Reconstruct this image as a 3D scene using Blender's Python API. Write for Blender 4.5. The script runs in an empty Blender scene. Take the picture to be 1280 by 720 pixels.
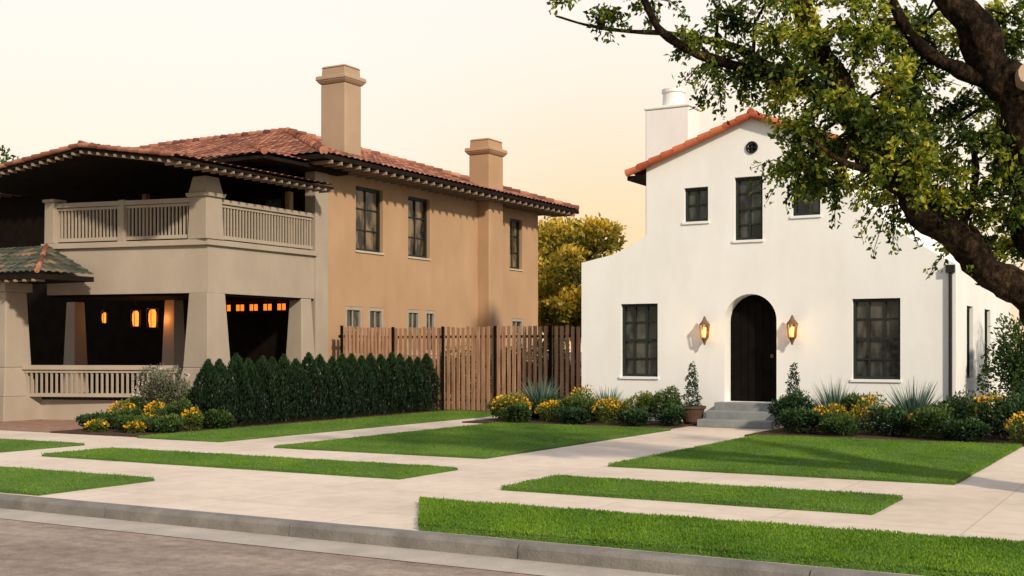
import bpy, math, random
import numpy as np
from mathutils import Vector
random.seed(4); rng=np.random.default_rng(7)
scene=bpy.context.scene
COL=scene.collection
R=math.radians

# ---------------------------------------------------------------- materials
def newmat(name):
    m=bpy.data.materials.new(name); m.use_nodes=True
    nt=m.node_tree; nt.nodes.clear()
    out=nt.nodes.new('ShaderNodeOutputMaterial')
    p=nt.nodes.new('ShaderNodeBsdfPrincipled')
    nt.links.new(p.outputs[0],out.inputs[0])
    return m,nt,p,out
def ramp(nt,fac,stops):
    r=nt.nodes.new('ShaderNodeValToRGB'); nt.links.new(fac,r.inputs[0])
    el=r.color_ramp.elements
    while len(el)<len(stops): el.new(0.5)
    for e,(p,c) in zip(el,stops): e.position=p; e.color=(*c,1)
    return r.outputs[0]
def noise(nt,scale,detail=4,rough=.55,vec=None):
    n=nt.nodes.new('ShaderNodeTexNoise'); n.inputs['Scale'].default_value=scale
    n.inputs['Detail'].default_value=detail; n.inputs['Roughness'].default_value=rough
    if vec is None:
        tc=nt.nodes.new('ShaderNodeTexCoord'); vec=tc.outputs['Object']
    nt.links.new(vec,n.inputs['Vector']); return n.outputs['Fac']
def bump(nt,p,h,strength,dist=.02):
    b=nt.nodes.new('ShaderNodeBump'); b.inputs['Strength'].default_value=strength
    b.inputs['Distance'].default_value=dist; nt.links.new(h,b.inputs['Height'])
    nt.links.new(b.outputs[0],p.inputs['Normal']); return b.outputs[0]
def mixc(nt,fac,a,b,mode='MIX'):
    m=nt.nodes.new('ShaderNodeMix'); m.data_type='RGBA'; m.blend_type=mode
    for s,v in ((0,fac),(6,a),(7,b)):
        if isinstance(v,(int,float)): m.inputs[s].default_value=v
        elif isinstance(v,tuple): m.inputs[s].default_value=(*v,1)
        else: nt.links.new(v,m.inputs[s])
    return m.outputs[2]
def rough_mat(name,c1,c2,scale=1.2,rough=.85,bs=.25,bscale=60,streak=0,bd=.015,spec=.3):
    m,nt,p,o=newmat(name)
    n=noise(nt,scale,6,.6)
    st=[(.3,c1),(.7,c2)]
    col=ramp(nt,n,st)
    n2=noise(nt,bscale,3)
    if streak:
        tc=nt.nodes.new('ShaderNodeTexCoord'); mp=nt.nodes.new('ShaderNodeMapping')
        mp.inputs['Scale'].default_value=(1.6,1.6,.5); nt.links.new(tc.outputs['Object'],mp.inputs[0])
        s=noise(nt,.9,5,.6,mp.outputs[0])
        dark=ramp(nt,s,[(.35,(.86,.85,.84)),(.65,(1,1,1))])
        col=mixc(nt,streak,col,dark,'MULTIPLY')
    sp=ramp(nt,n2,[(.3,(.93,.93,.93)),(.7,(1.03,1.03,1.03))])
    col=mixc(nt,.6,col,sp,'MULTIPLY')
    nt.links.new(col,p.inputs['Base Color']); p.inputs['Roughness'].default_value=rough
    p.inputs['Specular IOR Level'].default_value=spec
    bump(nt,p,n2,bs,bd); return m
M={}
M['white']=rough_mat('white_stucco',(.79,.81,.84),(.845,.865,.895),.6,.9,.25,45,streak=.45,bd=.006)
M['tan']=rough_mat('tan_stucco',(.39,.252,.155),(.45,.295,.185),.6,.9,.3,40,streak=.7,bd=.008)
M['grey']=rough_mat('greige_stucco',(.335,.285,.24),(.385,.33,.28),.8,.9,.3,40,streak=.7,bd=.008)
M['chim']=rough_mat('chimney_stucco',(.37,.27,.195),(.42,.31,.228),.8,.9,.3,40,streak=.6,bd=.008)
M['darkwood_shade']=rough_mat('dark_timber_shade',(.005,.0035,.003),(.011,.008,.006),3,.9,.3,30,spec=.05)  # near-black timber tone; on the porch it puts deep shade into colour
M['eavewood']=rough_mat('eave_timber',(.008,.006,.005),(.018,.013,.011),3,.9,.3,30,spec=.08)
M['tail']=rough_mat('rafter_tail_paint',(.22,.16,.12),(.30,.22,.17),3,.7,.2,30)
M['stump']=rough_mat('cut_wood',(.34,.25,.18),(.46,.35,.26),5,.8,.4,30)
M['post']=rough_mat('roof_post_timber',(.20,.125,.06),(.30,.19,.10),3,.7,.2,30)
M['steps']=rough_mat('step_stone',(.17,.19,.20),(.25,.27,.28),3,.8,.3,40)
M['soil']=rough_mat('bark_mulch',(.035,.02,.012),(.09,.05,.03),8,.95,1.0,50,bd=.03)
M['ground']=rough_mat('dry_ground',(.10,.09,.05),(.16,.13,.08),.6,.95,.6,20)
M['iron']=rough_mat('black_iron',(.012,.012,.012),(.02,.02,.018),6,.45,.1,60)
M['brass']=rough_mat('aged_brass',(.10,.055,.018),(.17,.10,.035),6,.45,.1,60,spec=.6)
M['frame']=rough_mat('window_frame_paint',(.010,.018,.018),(.017,.025,.024),4,.5,.1,60)
M['palframe']=rough_mat('pale_window_frame',(.30,.26,.21),(.38,.33,.27),4,.6,.1,60)
M['terra_pot']=rough_mat('dark_planter',(.05,.03,.022),(.09,.05,.035),4,.7,.3,40)
M['door']=rough_mat('door_timber',(.003,.0025,.0025),(.007,.005,.004),5,.8,.2,40,spec=.08)
M['sill']=rough_mat('sill_stone',(.42,.355,.29),(.5,.43,.35),4,.8,.2,40)
M['kerb']=rough_mat('kerb_concrete',(.11,.105,.10),(.25,.235,.22),2.2,.9,.5,45)
M['gutter']=rough_mat('gutter_concrete',(.31,.28,.25),(.47,.42,.38),1.6,.9,.5,45)

def bark():
    m,nt,p,o=newmat('tree_bark')
    tc=nt.nodes.new('ShaderNodeTexCoord'); mp=nt.nodes.new('ShaderNodeMapping')
    mp.inputs['Scale'].default_value=(1,1,.6); nt.links.new(tc.outputs['Object'],mp.inputs[0])
    n=noise(nt,17,9,.78,mp.outputs[0])
    n2=noise(nt,2.8,6,.7)
    a=ramp(nt,n,[(.40,(.006,.0045,.0035)),(.53,(.05,.034,.023)),(.72,(.21,.15,.10))])
    b=ramp(nt,n2,[(.42,(.26,.25,.24)),(.62,(1.45,1.33,1.15))])  # warm bright and dark patches paint sunlit spots into the bark colour
    nt.links.new(mixc(nt,.9,a,b,'MULTIPLY'),p.inputs['Base Color'])
    p.inputs['Roughness'].default_value=.95; p.inputs['Specular IOR Level'].default_value=.1
    bump(nt,p,n,1,.12); return m
M['bark']=bark()

def concrete():
    m,nt,p,o=newmat('pavement_concrete')
    n=noise(nt,.55,7,.65); n2=noise(nt,70,3); n3=noise(nt,4,5,.7)
    col=ramp(nt,n,[(.3,(.54,.455,.385)),(.5,(.65,.555,.475)),(.72,(.71,.615,.53))])
    col=mixc(nt,.7,col,ramp(nt,n3,[(.3,(.84,.82,.80)),(.6,(1.03,1.03,1.03))]),'MULTIPLY')
    col=mixc(nt,.5,col,ramp(nt,n2,[(.3,(.86,.86,.86)),(.7,(1.07,1.07,1.07))]),'MULTIPLY')
    tc=nt.nodes.new('ShaderNodeTexCoord')
    br=nt.nodes.new('ShaderNodeTexBrick'); nt.links.new(tc.outputs['Object'],br.inputs['Vector'])
    br.offset=0; br.inputs['Scale'].default_value=1; br.inputs['Brick Width'].default_value=1.75
    br.inputs['Row Height'].default_value=1.6; br.inputs['Mortar Size'].default_value=.009
    br.inputs['Mortar Smooth'].default_value=.6
    br.inputs['Color1'].default_value=(1,1,1,1); br.inputs['Color2'].default_value=(.94,.93,.92,1)
    br.inputs['Mortar'].default_value=(.5,.46,.42,1)
    col=mixc(nt,.65,col,br.outputs['Color'],'MULTIPLY')
    nt.links.new(col,p.inputs['Base Color']); p.inputs['Roughness'].default_value=.88
    bump(nt,p,n2,.25,.01)
    return m
M['concrete']=concrete()
def asphalt():
    m,nt,p,o=newmat('asphalt')
    tc=nt.nodes.new('ShaderNodeTexCoord'); mp=nt.nodes.new('ShaderNodeMapping')
    mp.inputs['Scale'].default_value=(.35,1,1); nt.links.new(tc.outputs['Object'],mp.inputs[0])
    n=noise(nt,1.5,8,.7,mp.outputs[0]); n2=noise(nt,110,2); n3=noise(nt,7,6,.7)
    col=ramp(nt,n,[(.3,(.17,.13,.108)),(.5,(.285,.222,.185)),(.7,(.40,.315,.265))])
    col=mixc(nt,.8,col,ramp(nt,n3,[(.35,(.68,.65,.62)),(.65,(1.15,1.15,1.15))]),'MULTIPLY')
    col=mixc(nt,.6,col,ramp(nt,n2,[(.35,(.6,.6,.6)),(.65,(1.25,1.25,1.25))]),'MULTIPLY')
    nt.links.new(col,p.inputs['Base Color']); p.inputs['Roughness'].default_value=.85
    bump(nt,p,n2,.5,.012); return m
M['asphalt']=asphalt()
def brickpath():
    m,nt,p,o=newmat('brick_paving')
    tc=nt.nodes.new('ShaderNodeTexCoord')
    br=nt.nodes.new('ShaderNodeTexBrick'); nt.links.new(tc.outputs['Object'],br.inputs['Vector'])
    br.inputs['Scale'].default_value=1; br.inputs['Brick Width'].default_value=.22
    br.inputs['Row Height'].default_value=.11; br.inputs['Mortar Size'].default_value=.008
    br.inputs['Color1'].default_value=(.24,.12,.08,1); br.inputs['Color2'].default_value=(.34,.19,.13,1)
    br.inputs['Mortar'].default_value=(.2,.17,.14,1)
    nt.links.new(br.outputs[0],p.inputs['Base Color']); p.inputs['Roughness'].default_value=.9
    return m
M['brick']=brickpath()
def tile(name,cols):
    m,nt,p,o=newmat(name)
    at=nt.nodes.new('ShaderNodeAttribute'); at.attribute_name='tint'
    col=ramp(nt,at.outputs['Fac'],cols)
    n=noise(nt,3,6,.65)
    col=mixc(nt,.8,col,ramp(nt,n,[(.35,(.65,.66,.62)),(.62,(1.08,1.05,1.02))]),'MULTIPLY')
    nt.links.new(col,p.inputs['Base Color']); p.inputs['Roughness'].default_value=.8
    bump(nt,p,noise(nt,50,2),.3,.01); return m
M['tile']=tile('terracotta_tiles',[(0,(.12,.038,.024)),(.5,(.25,.088,.052)),(1,(.46,.215,.14))])
M['tile_red']=tile('red_clay_tiles',[(0,(.36,.07,.03)),(.5,(.48,.11,.045)),(1,(.58,.18,.08))])
M['tile_moss']=tile('weathered_tiles',[(0,(.03,.036,.03)),(.6,(.085,.095,.072)),(.85,(.16,.13,.09)),(1,(.26,.16,.11))])
def leafm(name,stops,trans=.35,rough=.55,tc=None):
    m,nt,p,o=newmat(name)
    at=nt.nodes.new('ShaderNodeAttribute'); at.attribute_name='tint'
    col=ramp(nt,at.outputs['Fac'],stops)
    nt.links.new(col,p.inputs['Base Color']); p.inputs['Roughness'].default_value=rough
    p.inputs['Specular IOR Level'].default_value=.3
    tr=nt.nodes.new('ShaderNodeBsdfTranslucent')
    c2=mixc(nt,1.0,col,tc or (1.5,1.45,.6),'MULTIPLY'); nt.links.new(c2,tr.inputs[0])
    mx=nt.nodes.new('ShaderNodeMixShader'); mx.inputs[0].default_value=trans
    nt.links.new(p.outputs[0],mx.inputs[1]); nt.links.new(tr.outputs[0],mx.inputs[2])
    nt.links.new(mx.outputs[0],o.inputs[0]); return m
M['leaf_tree']=leafm('tree_leaves',[(0,(.010,.025,.007)),(.38,(.055,.10,.015)),(.68,(.22,.28,.04)),(1,(.62,.60,.13))],.5,tc=(2.0,1.75,.5))
M['leaf_gold']=leafm('golden_leaves',[(0,(.05,.065,.015)),(.4,(.20,.18,.03)),(.75,(.50,.36,.05)),(1,(.85,.60,.12))],.45)
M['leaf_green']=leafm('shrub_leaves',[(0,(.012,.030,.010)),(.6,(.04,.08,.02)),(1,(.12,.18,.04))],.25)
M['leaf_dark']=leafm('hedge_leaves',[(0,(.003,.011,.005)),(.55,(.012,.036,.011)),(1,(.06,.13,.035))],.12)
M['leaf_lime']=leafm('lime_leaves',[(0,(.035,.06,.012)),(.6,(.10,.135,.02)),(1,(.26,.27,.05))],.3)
M['leaf_blue']=leafm('bluegreen_leaves',[(0,(.022,.05,.042)),(.6,(.06,.115,.09)),(1,(.15,.23,.18))],.2,tc=(1.1,1.2,1))
M['leaf_silver']=leafm('silver_leaves',[(0,(.04,.05,.03)),(.6,(.11,.125,.08)),(1,(.24,.24,.17))],.25,tc=(1.1,1.1,.8))
M['flower']=leafm('yellow_petals',[(0,(.6,.27,.01)),(.5,(.8,.43,.015)),(1,(.9,.6,.05))],.3,tc=(1.1,1,.6))
M['flower_white']=leafm('pale_petals',[(0,(.5,.4,.35)),(1,(.8,.74,.66))],.3,tc=(1,1,1))
M['grass']=leafm('grass_blades',[(0,(.05,.125,.010)),(.5,(.11,.225,.016)),(1,(.23,.36,.035))],.3,.6,tc=(1.2,1.3,.5))
def turf():
    m,nt,p,o=newmat('turf')
    n=noise(nt,1.1,5,.6); n2=noise(nt,60,3)
    col=ramp(nt,n,[(.35,(.055,.14,.012)),(.65,(.10,.21,.02))])
    col=mixc(nt,.9,col,ramp(nt,n2,[(.35,(.5,.5,.5)),(.65,(1.2,1.2,1.2))]),'MULTIPLY')
    nt.links.new(col,p.inputs['Base Color']); p.inputs['Roughness'].default_value=.95
    bump(nt,p,n2,1,.03); return m
M['turf']=turf()
def glass(name,c1,c2,lo=.42,hi=.6):
    m,nt,p,o=newmat(name)
    tc=nt.nodes.new('ShaderNodeTexCoord'); mp=nt.nodes.new('ShaderNodeMapping')
    mp.inputs['Scale'].default_value=(1,1,.4); nt.links.new(tc.outputs['Object'],mp.inputs[0])
    n=noise(nt,3.2,3,.5,mp.outputs[0])
    nt.links.new(ramp(nt,n,[(lo,c1),(hi,c2)]),p.inputs['Base Color'])
    p.inputs['Roughness'].default_value=.06; p.inputs['IOR'].default_value=1.5
    w=noise(nt,2.0,2,.5); bump(nt,p,w,.25,.02)
    return m
M['glass']=glass('window_glass',(.008,.012,.013),(.085,.09,.08),.42,.62)
M['glass_warm']=glass('reflecting_glass',(.012,.010,.008),(.20,.14,.08))
def emis(name,c,s):
    m,nt,p,o=newmat(name); p.inputs['Base Color'].default_value=(*c,1)
    p.inputs['Emission Color'].default_value=(*c,1); p.inputs['Emission Strength'].default_value=s; return m
M['lamp']=emis('lamp_glow',(1,.36,.07),6)
M['lamp_porch']=emis('porch_lamp_glow',(1,.22,.03),2.4)
M['lamp_soft']=emis('lamp_glow_soft',(1,.22,.025),1.3)
def woodfence():
    m,nt,p,o=newmat('fence_timber')
    tc=nt.nodes.new('ShaderNodeTexCoord'); mp=nt.nodes.new('ShaderNodeMapping')
    mp.inputs['Scale'].default_value=(6,6,.6); nt.links.new(tc.outputs['Object'],mp.inputs[0])
    n=noise(nt,3,6,.65,mp.outputs[0])
    nt.links.new(ramp(nt,n,[(.3,(.20,.105,.06)),(.55,(.34,.19,.115)),(.75,(.47,.29,.18))]),p.inputs['Base Color'])
    p.inputs['Roughness'].default_value=.75; bump(nt,p,n,.4,.02); return m
M['fence']=woodfence()

# ---------------------------------------------------------------- mesh helpers
class MB:
    def __init__(s): s.v=[]; s.f=[]; s.t=[]
    def box(s,x0,x1,y0,y1,z0,z1):
        x0,x1=sorted((x0,x1)); y0,y1=sorted((y0,y1)); z0,z1=sorted((z0,z1))
        b=len(s.v)
        s.v+=[(x0,y0,z0),(x1,y0,z0),(x1,y1,z0),(x0,y1,z0),(x0,y0,z1),(x1,y0,z1),(x1,y1,z1),(x0,y1,z1)]
        s.f+=[tuple(b+i for i in q) for q in ((3,2,1,0),(4,5,6,7),(0,1,5,4),(1,2,6,5),(2,3,7,6),(3,0,4,7))]
        return s
    def frus(s,cx,cy,z0,z1,w0,w1,d0=None,d1=None):
        d0=w0 if d0 is None else d0; d1=w1 if d1 is None else d1
        b=len(s.v)
        for z,w,d in ((z0,w0,d0),(z1,w1,d1)):
            s.v+=[(cx-w/2,cy-d/2,z),(cx+w/2,cy-d/2,z),(cx+w/2,cy+d/2,z),(cx-w/2,cy+d/2,z)]
        s.f+=[tuple(b+i for i in q) for q in ((3,2,1,0),(4,5,6,7),(0,1,5,4),(1,2,6,5),(2,3,7,6),(3,0,4,7))]
        return s
    def prism(s,poly,lo,hi,axis='z'):
        b=len(s.v); n=len(poly)
        if axis=='z':
            s.v+=[(p[0],p[1],lo) for p in poly]+[(p[0],p[1],hi) for p in poly]
            s.f.append(tuple(b+i for i in reversed(range(n)))); s.f.append(tuple(b+n+i for i in range(n)))
            for i in range(n):
                j=(i+1)%n; s.f.append((b+i,b+j,b+n+j,b+n+i))
        else:
            s.v+=[(p[0],lo,p[1]) for p in poly]+[(p[0],hi,p[1]) for p in poly]
            s.f.append(tuple(b+i for i in range(n))); s.f.append(tuple(b+n+i for i in reversed(range(n))))
            for i in range(n):
                j=(i+1)%n; s.f.append((b+j,b+i,b+n+i,b+n+j))
        return s
    def quad(s,a,b_,c,d):
        b=len(s.v); s.v+=[tuple(a),tuple(b_),tuple(c),tuple(d)]; s.f.append((b,b+1,b+2,b+3)); return s
    def beam(s,p0,p1,w,h):
        p0=Vector(p0);p1=Vector(p1); d=(p1-p0).normalized()
        side=d.cross(Vector((0,0,1)))
        if side.length<1e-4: side=Vector((1,0,0))
        side.normalize(); up=side.cross(d)
        b=len(s.v)
        for p in (p0,p1):
            for a,c in ((-1,-1),(1,-1),(1,1),(-1,1)):
                s.v.append(tuple(p+side*a*w/2+up*c*h/2))
        s.f+=[tuple(b+i for i in q) for q in ((0,1,2,3),(7,6,5,4),(0,4,5,1),(1,5,6,2),(2,6,7,3),(3,7,4,0))]
        return s
    def lathe(s,cx,cy,prof,seg=20):
        b=len(s.v)
        for r,z in prof:
            for i in range(seg):
                a=2*math.pi*i/seg; s.v.append((cx+r*math.cos(a),cy+r*math.sin(a),z))
        for k in range(len(prof)-1):
            for i in range(seg):
                j=(i+1)%seg
                s.f.append((b+k*seg+i,b+k*seg+j,b+(k+1)*seg+j,b+(k+1)*seg+i))
        s.f.append(tuple(b+i for i in reversed(range(seg))))
        s.f.append(tuple(b+(len(prof)-1)*seg+i for i in range(seg)))
        return s
    def tube(s,pts,rad,seg=10,wob=0.0,cap=True):
        pts=[Vector(p) for p in pts]; b=len(s.v); n=len(pts)
        ref=Vector((.3,1,.1)).normalized()
        for k,p in enumerate(pts):
            d=(pts[min(k+1,n-1)]-pts[max(k-1,0)]).normalized()
            a=ref-d*ref.dot(d); a.normalize(); c=d.cross(a)
            for i in range(seg):
                t=2*math.pi*i/seg
                r=rad[k]*(1+wob*(math.sin(3*t+k*.35)+.8*math.sin(5*t-k*.25)+random.uniform(-.5,.5)))
                s.v.append(tuple(p+a*math.cos(t)*r+c*math.sin(t)*r))
        for k in range(n-1):
            for i in range(seg):
                j=(i+1)%seg
                s.f.append((b+k*seg+i,b+k*seg+j,b+(k+1)*seg+j,b+(k+1)*seg+i))
        if cap:
            s.f.append(tuple(b+i for i in reversed(range(seg)))); s.f.append(tuple(b+(n-1)*seg+i for i in range(seg)))
        return s
    def tiles(s,e0,e1,t0,t1,wl=.24,row=.38,amp=.035,ds=.04):
        e0,e1,t0,t1=map(Vector,(e0,e1,t0,t1)); ax=(e1-e0); L=ax.length; ax.normalize()
        up=(t0-e0)-ax*((t0-e0).dot(ax)); h=up.length; up.normalize(); nrm=ax.cross(up)
        if nrm.z<0: nrm=-nrm
        a0=(t0-e0).dot(ax); a1=(t1-e0).dot(ax)
        nc=max(2,int(L/ds)); vs=[]
        nr=int(math.ceil(h/row))
        for j in range(nr): vs+= [j*row, (j+1)*row-.004]
        b=len(s.v); pad=len(s.v)-len(s.t); s.t+=[0.5]*pad
        colr={}
        for i in range(nc+1):
            u=L*i/nc; vm=h
            if a0>1e-4: vm=min(vm,h*u/a0)
            if L-a1>1e-4: vm=min(vm,h*(L-u)/(L-a1))
            vm=max(vm,0)
            w=amp*abs(math.sin(math.pi*u/wl)); ci=int(u/wl)
            for k,v in enumerate(vs):
                vv=min(v,vm); jr=k//2
                fr=(v-jr*row)/row
                key=(ci,jr)
                if key not in colr: colr[key]=random.random()
                off=w+.03*(1-fr)+.004
                s.v.append(tuple(e0+ax*u+up*vv+nrm*off)); s.t.append(colr[key])
        m=len(vs)
        for i in range(nc):
            for k in range(m-1):
                s.f.append((b+i*m+k,b+(i+1)*m+k,b+(i+1)*m+k+1,b+i*m+k+1))
        return s
    def obj(s,name,mat,parent=None,smooth=False,bev=0):
        me=bpy.data.meshes.new(name)
        o=bpy.data.objects.new(name,me)
        org=Vector((0,0,0))
        if parent is not None:
            org=Vector(parent['org']) ; o.parent=parent
        me.from_pydata([(v[0]-org[0],v[1]-org[1],v[2]-org[2]) for v in s.v],[],s.f)
        if s.t:
            t=s.t+[.5]*(len(s.v)-len(s.t))
            at=me.attributes.new('tint','FLOAT','POINT'); at.data.foreach_set('value',t)
        me.validate()
        me.materials.append(M[mat] if isinstance(mat,str) else mat)
        if smooth: me.polygons.foreach_set('use_smooth',[True]*len(me.polygons))
        o['org']=tuple(org)
        COL.objects.link(o)
        if bev:
            b=o.modifiers.new('bevel','BEVEL'); b.width=bev; b.segments=3; b.limit_method='ANGLE'; b.angle_limit=R(35)
        return o
def thing(name,loc,label,cat,group=None):
    e=bpy.data.objects.new(name,None); e.location=loc; e['org']=tuple(loc)
    e['label']=label; e['category']=cat
    if group: e['group']=group
    e.empty_display_size=.3
    COL.objects.link(e); return e
def cut(o,cm,parent):
    c=cm.obj('cutter','white',parent)
    bpy.context.view_layer.update()
    md=o.modifiers.new('b','BOOLEAN'); md.operation='DIFFERENCE'; md.object=c; md.solver='EXACT'
    dg=bpy.context.evaluated_depsgraph_get()
    me=bpy.data.meshes.new_from_object(o.evaluated_get(dg))
    o.modifiers.clear(); o.data=me
    bpy.data.objects.remove(c)
def quadmesh(name,V,T,mat,parent=None):
    n=len(V); me=bpy.data.meshes.new(name)
    me.vertices.add(n*4); me.vertices.foreach_set('co',V.astype(np.float32).ravel())
    me.loops.add(n*4); me.loops.foreach_set('vertex_index',np.arange(n*4,dtype=np.int32))
    me.polygons.add(n); me.polygons.foreach_set('loop_start',np.arange(0,n*4,4,dtype=np.int32))
    try: me.polygons.foreach_set('loop_total',np.full(n,4,dtype=np.int32))
    except Exception: pass
    me.update(calc_edges=True)
    at=me.attributes.new('tint','FLOAT','POINT'); at.data.foreach_set('value',np.repeat(T,4).astype(np.float32))
    me.materials.append(M[mat])
    o=bpy.data.objects.new(name,me); COL.objects.link(o)
    if parent is not None: o.parent=parent
    return o
def unit(a): return a/np.maximum(np.linalg.norm(a,axis=-1,keepdims=True),1e-6)
def kites(P,D,size,aspect=.5,curl=.0):
    n=len(P); r=unit(rng.normal(size=(n,3))); S=unit(np.cross(D,r)); Nn=np.cross(S,D)
    sz=size*rng.uniform(.65,1.25,(n,1))
    a=P; m=P+D*sz*.45
    return np.stack([a,m+S*sz*aspect*.5+Nn*sz*.08,P+D*sz-Nn*sz*curl,m-S*sz*aspect*.5+Nn*sz*.08],1)
def clouds(cl,size,aspect=.55,shell=.55,updir=.25):
    Vs=[];Ts=[]
    for (x,y,z,rx,ry,rz,n) in cl:
        d=unit(rng.normal(size=(n,3))); rr=(rng.random((n,1))**(1/3))*(1-shell)+shell*rng.uniform(.75,1.05,(n,1))
        lump=1+.16*np.sin(d[:,:1]*5+x*3)+.14*np.sin(d[:,1:2]*6+y*5)+.12*np.sin(d[:,2:]*7+z*2)
        P=np.array([x,y,z])+d*rr*lump*np.array([rx,ry,rz])
        D=unit(d*.8+rng.normal(size=(n,3))*.7+np.array([0,0,updir]))
        Vs.append(kites(P,D,size,aspect)); 
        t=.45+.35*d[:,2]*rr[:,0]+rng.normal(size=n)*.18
        Ts.append(np.clip(t,0,1))
    return np.concatenate(Vs),np.concatenate(Ts)

# ---------------------------------------------------------------- setting
def struct(o,kind='structure'): o['kind']=kind; return o
g=MB()
ys=[-600,8.55,8.55,700]; zs=[-.17,-.17,-.02,-.02]
for y,z in zip(ys,zs): g.v+=[(-800,y,z),(800,y,z)]
g.f+=[(0,1,3,2),(2,3,5,4),(4,5,7,6)]
struct(g.obj('ground','ground'))
struct(MB().quad((-200,-14,-.13),(200,-14,-.13),(200,8.1,-.13),(-200,8.1,-.13)).obj('road','asphalt'))
struct(MB().quad((-200,8.08,-.125),(200,8.08,-.125),(200,8.56,-.11),(-200,8.56,-.11)).obj('gutter','gutter'))
k=MB(); prof=[(8.53,-.16),(8.545,-.02),(8.56,.0),(8.59,.012),(8.74,.012),(8.74,-.16)]
for i in range(-30,14):
    x0=i*2.4+.006; x1=(i+1)*2.4-.006
    b=len(k.v); n=len(prof)
    k.v+=[(x0,p[0],p[1]) for p in prof]+[(x1,p[0],p[1]) for p in prof]
    k.f.append(tuple(b+j for j in range(n))); k.f.append(tuple(b+n+j for j in reversed(range(n))))
    for j in range(n-1): k.f.append((b+j+1,b+j,b+n+j,b+n+j+1))
struct(k.obj('kerb','kerb'))
struct(MB().quad((-60,8.74,0),(30,8.74,0),(30,24.5,0),(-60,24.5,0)).obj('pavement','concrete'))
struct(MB().quad((-15.0,24.49,-.001),(-12.3,24.49,-.001),(-12.3,27,-.001),(-15,27,-.001)).obj('path','concrete'))
struct(MB().quad((-40,15.7,.006),(-19.2,15.7,.006),(-19.2,19.2,.006),(-40,19.2,.006)).obj('brick_path','brick'))

def lawn(x0,x1,y0,y1,dens,h=.03,z=.04,sk=0):
    m=MB(); e=.03
    def SX(x,y): return x+sk*(y-y0)/(y1-y0)*(x1-x)/(x1-x0)
    nx=max(2,int((x1-x0)/.25)); ny=max(2,int((y1-y0)/.25))
    per=[(x0+(x1-x0)*i/nx,y0) for i in range(nx)]+[(x1,y0+(y1-y0)*i/ny) for i in range(ny)]+[(x1-(x1-x0)*i/nx,y1) for i in range(nx)]+[(x0,y1-(y1-y0)*i/ny) for i in range(ny)]
    per=[(a+random.uniform(-.006,.006),b+random.uniform(-.006,.006)) for a,b in per]
    cx,cy=(x0+x1)/2,(y0+y1)/2
    n=len(per)
    inn=[(a-math.copysign(min(e,abs(a-cx)),a-cx),b-math.copysign(min(e,abs(b-cy)),b-cy)) for a,b in per]
    m.v+=[(SX(a,b),b,-.01) for a,b in per]+[(SX(a,b),b,z*.6) for a,b in per]+[(SX(a,b),b,z) for a,b in inn]
    for i in range(n):
        j=(i+1)%n; m.f+=[(i,j,n+j,n+i),(n+i,n+j,2*n+j,2*n+i)]
    m.f.append(tuple(2*n+i for i in range(n)))
    o=m.obj('lawn','turf'); struct(o,'stuff')
    N=int((x1-x0)*(y1-y0)*dens)
    P=np.stack([rng.uniform(x0,x1,N),rng.uniform(y0,y1,N),np.full(N,z-.008)],1)
    Ne=int(2*((x1-x0)+(y1-y0))*dens*.03)
    s=rng.random(Ne)*2*((x1-x0)+(y1-y0)); W=x1-x0; H=y1-y0
    ex=np.where(s<W,x0+s,np.where(s<W+H,x1,np.where(s<2*W+H,x1-(s-W-H),x0)))
    ey=np.where(s<W,y0,np.where(s<W+H,y0+(s-W),np.where(s<2*W+H,y1,y1-(s-2*W-H))))
    Pe=np.stack([ex+rng.normal(size=Ne)*.004,ey+rng.normal(size=Ne)*.004,rng.uniform(0,z,Ne)],1)
    P=np.concatenate([P,Pe]); N=len(P)
    P[:,0]=SX(P[:,0],P[:,1])
    D=unit(np.concatenate([rng.normal(size=(N,2))*.5,np.ones((N,1))],1))
    patch=.5+.25*np.sin(P[:,0]*1.9+1)*np.sin(P[:,1]*1.3)+.12*np.sin(P[:,0]*5.1+P[:,1]*3)
    hh=h*(1+.15*np.sin(P[:,0]*7+1.3*np.sin(P[:,1]*9))[:,None])
    V=kites(P,D,hh,.32)
    T=np.clip(patch*.7+rng.random(N)*.45-.05,0,1)
    q=quadmesh('grass_blades',V,T,'grass'); q.parent=o
    return o
lawn(-5.95,6,8.82,10.4,6500,.03,.055,sk=-1.05)
lawn(-26,-11.0,8.85,10.55,2300,.024,.045)
lawn(-15.0,-8.5,12.15,13.5,2700,.024,.04)
lawn(-26,-16.1,12.3,13.9,1300,.024,.04)
lawn(-6.85,-2.7,11.8,13.2,3600,.026,.045)
lawn(-6.95,-2.45,14.9,21.3,2300,.026,.04)
lawn(-13.0,-9.0,15.05,22.2,1700,.026,.04)
lawn(-16.6,-14.6,15.5,26.0,1200,.026,.04)
lawn(-.9,8,11.9,20,600,.026)

def bed(poly):
    m=MB().prism(poly,-.01,.03,'z'); return struct(m.obj('flower_bed','soil'))
bed([(-13.9,22.25),(-9.15,22.25),(-9.15,24.55),(-13.9,24.55)])
bed([(-7.2,21.35),(-1.0,21.35),(-1.0,24.55),(-7.2,24.55)])
bed([(-19.1,15.65),(-16.65,15.65),(-16.65,26.1),(-18.9,26.1),(-18.9,19.4),(-19.1,19.0)])

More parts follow.
